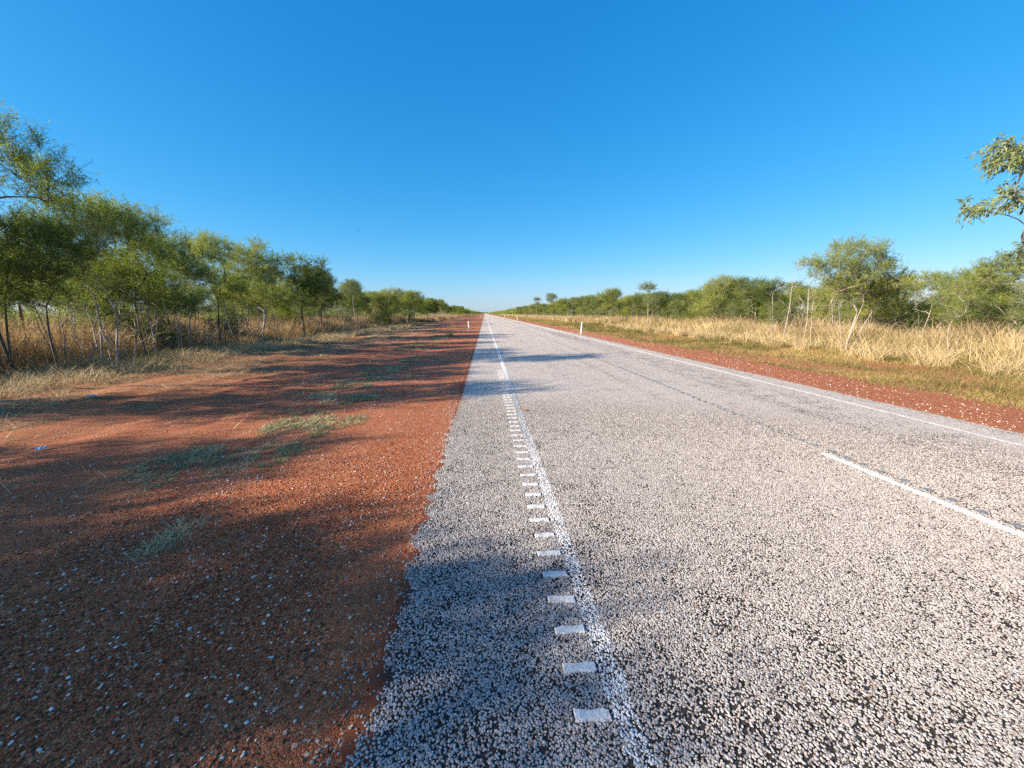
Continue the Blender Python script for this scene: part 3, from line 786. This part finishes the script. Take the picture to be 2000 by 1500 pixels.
# --- and right of it
kind("spread_right", 402, [((0, 0, -.1), (.55, .3, 1.7)), ((.05, .1, -.1), (-.6, .2, 1.9)), ((-.05, 0, -.1), (.1, -.3, 2.1)), ((.1, -.05, -.1), (1.0, -.1, 1.5))],
     [(-.1, 0, 4.15, 1.0, .9, .55, 1.2), (-1.3, .1, 3.5, .9, .9, .45, 1), (.9, .1, 3.55, 1.0, .9, .5, 1), (1.6, 0, 2.9, .9, .9, .5, 1), (-.6, -.3, 3.0, .9, .9, .5, .8), (.4, .5, 2.8, 1.1, .9, .5, .8), (1.9, .2, 2.2, .7, .7, .35, .6)], 160, n_twig=12, per_twig=18, leaf=(.11, .015), twig=.46, spread=.6, bare=34, leafmat="leaf_gold", barkmat="bark_pale")
right = [
 ("spread_right", 15.4, 16.6, 5.15, .1, "tallest bushy tree on the right, yellow green crown over many grey stems in dry grass"),
 ("broad1", 20.0, 19.2, 3.75, 1.1, "low rounded yellow green tree right of the tallest bushy tree"),
 ("broad2", 23.0, 20.9, 4.0, 2.2, "rounded tree filling the gap right of the tallest bushy tree, behind leafless grey stems"),
 ("wattle2", 22.0, 17.5, 3.9, 2.0, "feathery pale tree between the rounded tree and the right picture edge"),
 ("broad0", 18.4, 13.4, 4.1, 3.0, "dense olive tree at the right picture edge behind the tall dry grass"),
 ("broad2", 17.2, 29.5, 4.5, .4, "flat topped spreading tree rising above the bush right of the road"),
 ("emergent1", 15.0, 37.5, 4.7, 1.0, "slim grey green tree poking above the bush right of the road"),
 ("wattle0", 14.4, 47.0, 4.7, 2.0, "tree with a wide thin crown and pale forked trunk far along the right side"),
 ("emergent0", 15.8, 98.0, 6.7, .3, "leaning emergent tree, the taller of the two that stand clear on the far right skyline"),
 ("emergent1", 15.8, 126.0, 6.8, 2.3, "small flat crowned emergent tree alone on the far right skyline nearest the road"),
 ("wattle1", 17.5, 24.5, 3.9, 2.9, "thin crowned tree just left of the bleached dead trunks"),
]
for key, x, y, H, rz, lab in right: plant(key, x, y, H, rz, lab)

# near gum tree whose drooping branch enters the frame on the right
kind("gum", 403, [((0, 0, -.1), (-.3, .1, 2.6)), ((-.05, .05, -.1), (.5, .3, 3.0))],
     [(-2.2, .0, 4.6, .75, .5, .34, 1.5), (-2.6, .1, 4.75, .35, .3, .25, .5), (-2.3, .0, 3.65, .75, .4, .24, 1.1), (-1.3, 0, 5.2, .6, .5, .22, .45), (.2, .2, 5.3, 1.1, 1.0, .5, 1.2), (.9, 0, 4.4, 1.0, 1.0, .6, 1.2), (.3, -.5, 3.6, .9, .8, .4, .8), (-.75, .1, 2.75, .6, .6, .35, .7), (.3, .6, 2.9, .9, .9, .5, .9)],
     96, n_twig=8, per_twig=8, twig=.27, leaf=(.12, .036), up=.1, droop=.55, spread=.8, r0=.0048, gap=.2, leafmat="leaf_grey", barkmat="bark_pale", bare=2)
plant("gum", 14.7, 9.3, 6.5, .0, "broad leaved gum tree whose drooping branch reaches in at the right picture edge", "gum tree", name="gum_tree")

# dead trunks in the grass on the right
def trunk_dead(seed, H, dx, tips):
    return dead("dead_tree_wood", seed, [((0, 0, -.1), (dx, .05, H * .8))], tips, .0105, "bark_dead", .07, .45)
for x, y, H, dx, sd_, lab in [
    (15.9, 22.0, 3.4, .25, 1, "bleached dead trunk forked at the top, leftmost of the four standing in the dry grass"),
    (15.5, 20.5, 4.05, .3, 2, "tallest bleached dead trunk with one side branch and a thin bent tip"),
    (15.3, 18.9, 3.6, .35, 3, "bleached dead trunk with a long sideways bough beside the bushy tree"),
    (15.2, 18.3, 3.5, .1, 4, "thick pale dead trunk, rightmost of the four standing in the dry grass")]:
    r = random.Random(sd_)
    tips = [(dx * 1.2, .1, H), (dx * .8 + .25, .2, H * .93)] + [(dx * .5 + r.uniform(-.7, .7), r.uniform(-.4, .4), H * r.uniform(.4, .92)) for _ in range(9)]
    o = link("dead_tree", trunk_dead(sd_, H, dx, sorted(tips, key=lambda t: t[2])), loc=(x, y, float(ground_z(x, y))))
    tag(o, lab, "dead tree")

bare(BARE[0], 18.6, 16.6, 1.0, .4, "leafless grey bush with fanned branches between the rounded trees on the right")
bare(BARE[1], 17.4, 18.6, .9, 2.0, "leafless grey twiggy bush behind the tallest bushy tree on the right")
bare(BARE[0], 20.6, 16.2, .9, 3.0, "leafless low bush in front of the feathery pale tree on the right")
bare(BARE[0], -11.5, 13.9, 1.25, 1.0, "leafless grey bush under the dark trees on the left")
bare(BARE[1], -11.6, 17.6, 1.2, 4.0, "leafless spreading bush between two dark trunks on the left")
for q in range(9):
    r = random.Random(900 + q)
    bare(BARE[q % 2], r.uniform(-13.0, -11.4), 13 + 4.2 * q + r.uniform(-1, 1), r.uniform(.8, 1.2), r.uniform(0, 6.28), "tangle of leafless twigs in the dry grass among the trunks left of the road", "leafless tangles left of the road")
bare(BARE[1], -12.1, 22.0, 1.3, 5.0, "leafless bush in front of the large forked tree on the left")

DS = []
for q in range(3):
    r = random.Random(60 + q); H = 2.9
    tips = sorted([(r.uniform(-.5, .5), r.uniform(-.4, .4), H * r.uniform(.5, 1)) for _ in range(14)], key=lambda t: t[2])
    DS.append(dead("dead_sapling_wood", 60 + q, [((0, 0, -.1), (r.uniform(-.15, .15), .05, H * .75)), ((.1, .05, -.1), (.35, .1, H * .6))], tips, .0062, "bark_dead", .08, .5))
for q in range(34):
    r = random.Random(500 + q); y = 15 + 55 * r.random() ** 1.2; x = r.uniform(16.2, 19.0)
    if abs(x - 15.4) < 1.4 and abs(y - 16.6) < 1.4: continue
    bare(DS[q % 3], x, y, r.uniform(.8, 1.25), r.uniform(0, 6.28), "thin leafless sapling standing in the dry grass at the front of the right hand bush", "leafless saplings right of the road", "dead_sapling", "dead tree")
for q in range(32):
    r = random.Random(700 + q); y = 12 + 40 * r.random() ** 1.2; x = r.uniform(-13.2, -11.2)
    bare(DS[q % 3], x, y, r.uniform(.7, 1.15), r.uniform(0, 6.28), "thin leafless sapling among the trunks at the front of the bush left of the road", "leafless saplings left of the road", "dead_sapling", "dead tree")

# --- the bush behind and beyond
rng = np.random.default_rng(77)
placed = [(a[1], a[2], 1.6) for a in left + right] + [(13.5, 9.3, 2.5)]
def free(x, y, d):
    return all((x - a) ** 2 + (y - b) ** 2 > (d * .5 + c * .5) ** 2 for a, b, c in placed)
def scatter(n, xr, yr, keys, hr, spacing, label, group, name="tree", ypow=1.0, cond=None):
    k = t = 0
    while k < n and t < n * 60:
        t += 1
        x = rng.uniform(*xr); y = yr[0] + (yr[1] - yr[0]) * rng.random() ** ypow
        if cond and not cond(x, y): continue
        if not free(x, y, spacing): continue
        placed.append((x, y, spacing)); k += 1
        plant(keys[rng.integers(len(keys))], x, y, rng.uniform(*hr) * (.8 if x > 16 and y < 27 else 1), rng.uniform(0, 6.28), label, "tree", group, name, sx=rng.uniform(.9, 1.15))
KL = ["wattle0", "wattle1", "wattle2", "wattle3", "broad0", "dark0", "dark1", "sapling0", "sapling1", "wattle0", "wattle3"]
KR = ["broad0", "broad1", "wattle3", "wattle0", "wattle2", "sapling0", "broad0", "emergent0", "sapling1", "broad2", "wattle1"]
# trees beside and behind the camera on the left: their shadows fall across the shoulder and the road
for x, y, H, key in [(-11.3, -1.35, 4.95, "dark1"), (-12.9, -1.7, 5.3, "dark0"), (-14.6, -2.6, 5.2, "dark1"), (-11.9, -2.9, 4.3, "dark0"), (-13.9, -.6, 5.0, "dark0"), (-13.4, -4.0, 4.6, "dark1"), (-15.6, -1.6, 5.2, "dark0"), (-12.0, 1.8, 4.3, "wattle1"), (-11.6, 5.3, 5.2, "wattle3"), (-12.8, 8.3, 5.3, "dark1"), (-15.2, .2, 4.6, "broad1"), (-15.8, 4.6, 4.6, "wattle3"), (-13.2, -6.5, 4.2, "broad2")]:
    placed.append((x, y, 1.5))
    plant(key, x, y, H, x * 3 + y, "roadside tree out of the picture on the left, shading the red shoulder", "tree", "trees left of the camera")
scatter(26, (-17.5, -12.4), (13, 62), KL, (3.6, 5.0), 1.7, "thin stemmed tree in the near rows of bush left of the road", "bush trees left of the road")
scatter(36, (-29, -17.5), (14, 75), KL, (3.4, 4.6), 2.6, "tree deep in the bush left of the road, mostly hidden by the front row", "deep bush trees left of the road")
scatter(54, (-18, -10.0), (60, 210), KL, (4.1, 5.6), 2.0, "far tree in the row running to the horizon left of the road", "far trees left of the road", ypow=1.4)
scatter(58, (17.0, 24), (13, 62), KR, (3.1, 4.4), 1.45, "bushy tree in the near rows of bush right of the road", "bush trees right of the road", cond=lambda x, y: (y > 20 or x > 18.6) and not (x < 19 and y < 24))
scatter(44, (23, 40), (10, 80), KR, (3.4, 4.6), 2.5, "tree deep in the bush right of the road, mostly hidden by nearer trees", "deep bush trees right of the road")
scatter(84, (15.2, 22), (58, 230), KR, (3.9, 5.0), 2.1, "far tree in the row running to the horizon right of the road", "far trees right of the road", ypow=1.4)
for _ in range(14):
    x, y = rng.uniform(15.9, 17.6), 11 + 50 * rng.random() ** 1.3
    if (x - 15.4) ** 2 + (y - 16.6) ** 2 < 3: continue
    plant("sapling%d" % rng.integers(2), x, y, rng.uniform(1.7, 3.0), rng.uniform(0, 6.28), "small leafy sapling rising through the tall dry grass right of the road", "tree", "green saplings in the right hand grass", "sapling")
X, Y, ct = clumped(26000, 15.8, 20, 6, 60, 50, .18, 1.4)
blades("green_grass_clumps", X, Y, .5 + .6 * rng.random(len(X)) * (.4 + .7 * ct), .0048 + .0004 * Y, MAT["low_grass"], "greener clumps mixed into the tall dry grass right of the road", rng, (.05, .5), (.1, .7), .6 * rng.random(len(X)))
def shrubs(n, xr, yr, hr, label, group):
    for _ in range(n):
        x, y = rng.uniform(*xr), yr[0] + (yr[1] - yr[0]) * rng.random() ** 1.5
        plant("shrub%d" % rng.integers(2), x, y, rng.uniform(*hr), rng.uniform(0, 6.28), label, "shrub", group, "shrub", sx=rng.uniform(.9, 1.2))
shrubs(24, (-17.5, -12.6), (10, 80), (1.2, 2.5), "low leafy shrub among the trunks left of the road", "shrubs left of the road")
shrubs(40, (17.4, 26), (13, 90), (1.3, 2.4), "low leafy shrub behind the dry grass right of the road", "shrubs right of the road")

# far tree belts that read as one mass
def belt(name, xr, y0, y1, n, hr, label, keys, lm):
    V, T = [], []
    Y = np.geomspace(y0, y1, n) * rng.uniform(.96, 1.04, n)
    for y in Y:
        x = rng.uniform(*xr); H = rng.uniform(*hr); s = 1.0 + y / 700
        m = 150
        c = np.stack([rng.normal(0, 1.1, 7), rng.normal(0, 1.1, 7), rng.uniform(.45, .88, 7) * H], 1)
        p = c[rng.integers(7, size=m)] + rng.normal(size=(m, 3)) * np.array([.55, .55, .38])
        p[:, 2] = np.clip(p[:, 2], .5, H + .3)
        a = rng.normal(size=(m, 3)); b = np.cross(a, rng.normal(size=(m, 3)))
        a = unit(a) * .22 * s; b = unit(b) * .11 * s
        o = p + np.array([x, y, 0])
        V.append(np.stack([o - a, o - b, o + a, o + b], 1).reshape(-1, 3)); T.append(np.repeat(np.clip(.3 + .4 * rng.random() + .4 * (rng.random(m) - .5), 0, 1), 4))
    V = np.concatenate(V)
    me = np_mesh(name, V, quads=np.arange(len(V)).reshape(-1, 4), tint=np.concatenate(T))
    tag(link(name, me, MAT[lm]), label, kind="stuff")
def mass(name, xr, yr, n, hr, label, lm, ypow=1.3):
    V, T = [], []
    for _ in range(n):
        y = yr[0] + (yr[1] - yr[0]) * rng.random() ** ypow; x = rng.uniform(*xr); H = rng.uniform(*hr); q = 6; m = 260
        c = np.stack([rng.normal(0, .9, q), rng.normal(0, .9, q), rng.uniform(.12, .9, q) * H], 1)
        p = c[rng.integers(q, size=m)] + rng.normal(size=(m, 3)) * np.array([.45, .45, .36])
        k = (p[:, 2] > .15) & (p[:, 2] < H + .2); p = p[k]; m = len(p)
        a = rng.normal(size=(m, 3)); b = np.cross(a, rng.normal(size=(m, 3)))
        a = unit(a) * .11; b = unit(b) * .035
        o = p + np.array([x, y, 0])
        V.append(np.stack([o - a, o - b, o + a, o + b], 1).reshape(-1, 3)); T.append(np.repeat(np.clip(.3 + .4 * rng.random() + .5 * (rng.random(m) - .5), 0, 1), 4))
    V = np.concatenate(V)
    me = np_mesh(name, V, quads=np.arange(len(V)).reshape(-1, 4), tint=np.concatenate(T))
    tag(link(name, me, MAT[lm]), label, kind="stuff")
mass("deep_bush", (-62, -26), (8, 210), 640, (1.8, 3.0), "mass of scrub filling the bush behind the trees left of the road", "leaf_dark")
mass("deep_bush", (24, 75), (6, 210), 620, (1.9, 3.3), "mass of scrub filling the bush behind the trees right of the road", "leaf")
belt("far_woods", (-26, -10.5), 200, 1800, 420, (3.6, 5.0), "far woods narrowing to the horizon left of the road", KL, "leaf")
belt("far_woods", (14.5, 34), 200, 1800, 420, (3.3, 4.6), "far woods narrowing to the horizon right of the road", KR, "leaf_gold")
belt("horizon_woods", (-500, 500), 2000, 2500, 700, (5, 9), "blue green line of woods closing the road at the horizon", KL, "leaf_grey")

# ------------------------------------------------------------------ guide posts
mt = M("post_white"); mt.base((.80, .80, .78)); mt.put(mt.bsdf.inputs["Roughness"], .4); MAT["post"] = mt.m
mt = M("red_reflector"); mt.base((.45, .03, .02)); mt.put(mt.bsdf.inputs["Roughness"], .2); MAT["reflect_red"] = mt.m
mt = M("grey_reflector"); mt.base((.42, .42, .44)); mt.put(mt.bsdf.inputs["Roughness"], .2); MAT["reflect_grey"] = mt.m
def post_mesh(Hp=.93, wd=.105, th=.032):
    V, Q = [], []
    prof = [(-.15, .8), (.02, .82), (.3, .92), (.6, 1.0), (Hp - .05, 1.0), (Hp - .015, .86), (Hp, .5)]
    for z, s in prof:
        for k in range(12):
            a = 6.2832 * k / 12; c, sn = math.cos(a), math.sin(a)
            V.append((math.copysign(abs(c) ** .6, c) * wd / 2 * s, math.copysign(abs(sn) ** .5, sn) * th / 2 + .012 * c * c, z))
    for j in range(len(prof) - 1):
        for k in range(12): Q.append((j * 12 + k, j * 12 + (k + 1) % 12, j * 12 + 12 + (k + 1) % 12, j * 12 + 12 + k))
    n = len(V); V.append((0, 0, Hp + .004)); top = (len(prof) - 1) * 12
    T = [(top + k, top + (k + 1) % 12, n) for k in range(12)]
    return np_mesh("guide_post", V, quads=Q, tris=T, smooth=True)
def plate_mesh():
    V = []; Q = []
    for y in (0, -.008):
        for k in range(8):
            a = 6.2832 * (k + .5) / 8; V.append((math.cos(a) * .026, y, math.sin(a) * .055))
    Q = [(k, (k + 1) % 8, 8 + (k + 1) % 8, 8 + k) for k in range(8)]
    n = len(V); V.append((0, -.009, 0)); T = [(8 + k, 8 + (k + 1) % 8, n) for k in range(8)]
    return np_mesh("reflector", V, quads=Q, tris=T)
pm, plm = post_mesh(), plate_mesh()
pm.materials.append(MAT["post"])
plates = {}
for nm in ("reflect_red", "reflect_grey"):
    q = plm.copy(); q.materials.append(MAT[nm]); plates[nm] = q
for x, y, s, ry, refl, lab in [
    (-1.43, 37.4, 1.0, -.05, "reflect_red", "white guide post on the red shoulder left of the road, the nearer one"),
    (-1.25, 131, 1.0, .0, "reflect_red", "tiny far white guide post left of the road, beyond the first one"),
    (7.62, 32.4, 1.0, .06, "reflect_grey", "white guide post on the red strip right of the road, nearest and leaning"),
    (7.55, 97, 1.0, .0, "reflect_grey", "second white guide post right of the road, small in the distance"),
    (7.5, 158, 1.0, .0, "reflect_grey", "third white guide post right of the road, tiny near the horizon")]:
    o = link("guide_post", pm, loc=(x, y, float(ground_z(x, y)))); o.rotation_euler = (0, ry, .15 if x < 0 else -.15)
    tag(o, lab, "guide post", "roadside guide posts")
    r_ = link("reflector", plates[refl], parent=o, loc=(0, -.013, .74))

# ------------------------------------------------------------------ bird, leaf, litter, fallen wood
mt = M("bird_black"); mt.base((.012, .012, .014)); MAT["bird"] = mt.m
def bird_mesh():
    V, Q, T = [], [], []
    prof = [(-.20, .004, 0), (-.15, .022, .0), (-.05, .045, 0), (.05, .042, .0), (.12, .026, .01), (.16, .028, .014), (.19, .016, .012), (.225, .003, .006)]
    for y, r, z in prof:
        for k in range(8):
            a = 6.2832 * k / 8; V.append((math.cos(a) * r, y, z + math.sin(a) * r * .85))
    for j in range(len(prof) - 1):
        for k in range(8): Q.append((j * 8 + k, j * 8 + (k + 1) % 8, j * 8 + 8 + (k + 1) % 8, j * 8 + 8 + k))
    for s in (-1, 1):                                   # arched, drooping wings with a pointed hand
        sec = [(.02, .09, -.08, .02), (.12, .10, -.07, .07), (.22, .10, -.05, .085), (.33, .06, -.07, .05), (.42, .0, -.05, .0)]
        b = len(V)
        for x, yf, yb, z in sec:
            V += [(s * x, yf, z), (s * x, (yf + yb) / 2, z + .012), (s * x, yb, z - .004), (s * x, (yf + yb) / 2, z - .006)]
        for j in range(len(sec) - 1):
            for k in range(4): Q.append((b + j * 4 + k, b + j * 4 + (k + 1) % 4, b + j * 4 + 4 + (k + 1) % 4, b + j * 4 + 4 + k))
        e = b + (len(sec) - 1) * 4; Q.append((e, e + 1, e + 2, e + 3))
    b = len(V); V += [(-.02, -.16, .008), (.02, -.16, .008), (.06, -.30, .004), (0, -.285, .0), (-.06, -.30, .004), (0, -.2, -.01)]
    T += [(b, b + 1, b + 3), (b + 1, b + 2, b + 3), (b, b + 3, b + 4), (b, b + 5, b + 1), (b + 5, b + 2, b + 1), (b + 5, b, b + 4)]
    return np_mesh("bird", V, quads=Q, tris=T, smooth=True)
o = link("bird", bird_mesh(), MAT["bird"]); o.location = (-17.1, 60.0, 12.7); o.rotation_euler = (.1, .1, 1.2); o.scale = (.62, .62, .62)
tag(o, "small black bird flying in the blue sky left of the road", "bird")

mt = M("dead_leaf"); mt.base(mt.mix(mt.noise(mt.pos(), 60, 3), (.20, .10, .025), (.50, .32, .06))); mt.put(mt.bsdf.inputs["Roughness"], .5); MAT["dead_leaf"] = mt.m
def curled_leaf():
    V, Q = [], []; n = 11
    for i in range(n):
        t = i / (n - 1); wdt = .020 * math.sin(math.pi * min(1, t * .96 + .03)) ** .7
        zc = .012 + .018 * math.sin(t * 3.6) ** 2
        for j, u in enumerate((-1, -.5, 0, .5, 1)): V.append((-.065 + .13 * t, wdt * u + .012 * math.sin(t * 5), zc + .010 * u * u * (1 + t)))
    top = len(V); V += [(x, y, z - .0015) for x, y, z in V]
    for o_ in (0, top):
        for i in range(n - 1):
            for j in range(4):
                q = o_ + i * 5 + j; Q.append((q, q + 1, q + 6, q + 5) if o_ == 0 else (q + 5, q + 6, q + 1, q))
    return np_mesh("curled_leaf", V, quads=Q, smooth=True)
o = link("curled_leaf", curled_leaf(), MAT["dead_leaf"]); o.location = (.61, 6.62, .004); o.rotation_euler = (0, .1, -.35)
tag(o, "curled brown leaf lying on the road beside the edge line", "leaf")

def scrap(name, seed, size, colr, loc, label, cat):
    mt = M(name + "_surface"); mt.base(colr); mt.put(mt.bsdf.inputs["Roughness"], .4)
    r = np.random.default_rng(seed); n = 7; V = []
    for j in range(n):
        for i in range(n):
            u, v = i / (n - 1) - .5, j / (n - 1) - .5
            V.append((u * size * (1 + r.normal() * .08), v * size * .7 + r.normal() * size * .06, abs(r.normal()) * size * .18 + .01 + (u * u) * size * .5))
    b = len(V); V += [(x, y, z - .002) for x, y, z in V]
    Q = []
    for o_ in (0, b):
        for j in range(n - 1):
            for i in range(n - 1):
                q = o_ + j * n + i; Q.append((q, q + 1, q + n + 1, q + n))
    o = link(name, np_mesh(name, V, quads=Q), mt.m); o.location = (loc[0], loc[1], float(ground_z(*loc))); o.rotation_euler = (0, 0, seed)
    tag(o, label, cat)
scrap("paper_scrap", 3, .13, (.72, .72, .70), (-7.38, 8.02), "crumpled white paper scrap on the straw littered edge of the red track", "litter")
scrap("plastic_scrap", 4, .09, (.42, .62, .74), (-5.31, 5.05), "small pale blue plastic scrap in the shade on the red track", "litter")

def fallen(name, seed, L, n, loc, rz, label, matk, r0=.006, rise=.35):
    r = random.Random(seed)
    tips = [(r.uniform(.4, 1) * L, r.uniform(-.35, .35) * L, r.uniform(.0, rise) * L) for _ in range(n)]
    tips.sort(key=lambda t: t[0])
    me = dead(name, seed, [((0, 0, .03), (L * .6, .05 * L, rise * .5 * L))], tips, r0, matk, .08)
    o = link(name, me); o.location = (loc[0], loc[1], float(ground_z(*loc))); o.rotation_euler = (0, 0, rz); tag(o, label, "branch")
fallen("fallen_branch", 5, 2.2, 12, (-10.4, 13.2), .3, "pale bent fallen branches lying in front of the left trees near the sapling", "bark_straw", .005)
fallen("fallen_branch", 6, 1.8, 9, (-10.9, 18.2), .2, "pale fallen stalks leaning out over the red track below the leaning dark trunk", "bark_straw", .005, .5)
fallen("fallen_branch", 7, 1.0, 3, (-8.9, 7.9), .1, "short pale stick lying on the straw near the left picture edge", "bark_dead", .010, .06)
fallen("fallen_branch", 8, 1.3, 5, (16.0, 13.4), 2.6, "grey fallen branch lying in the low grass right of the dead trunks", "bark_dead", .008, .12)
fallen("fallen_branch", 9, 1.0, 5, (14.7, 10.4), 2.9, "dry broken branch in the dry grass at the right picture edge", "bark_dead", .010, .35)

# small green weed on the left shoulder
rng = np.random.default_rng(3)
n = 70
o = blades("shoulder_weed", -2.43 + rng.normal(0, .10, n), 29.2 + rng.normal(0, .10, n), .16 + .24 * rng.random(n), np.full(n, .025), MAT["green"], None, rng, (.1, .7), (.1, .5), kind=None)
tag(o, "bright green weed growing alone on the left shoulder before the guide post", "weed")
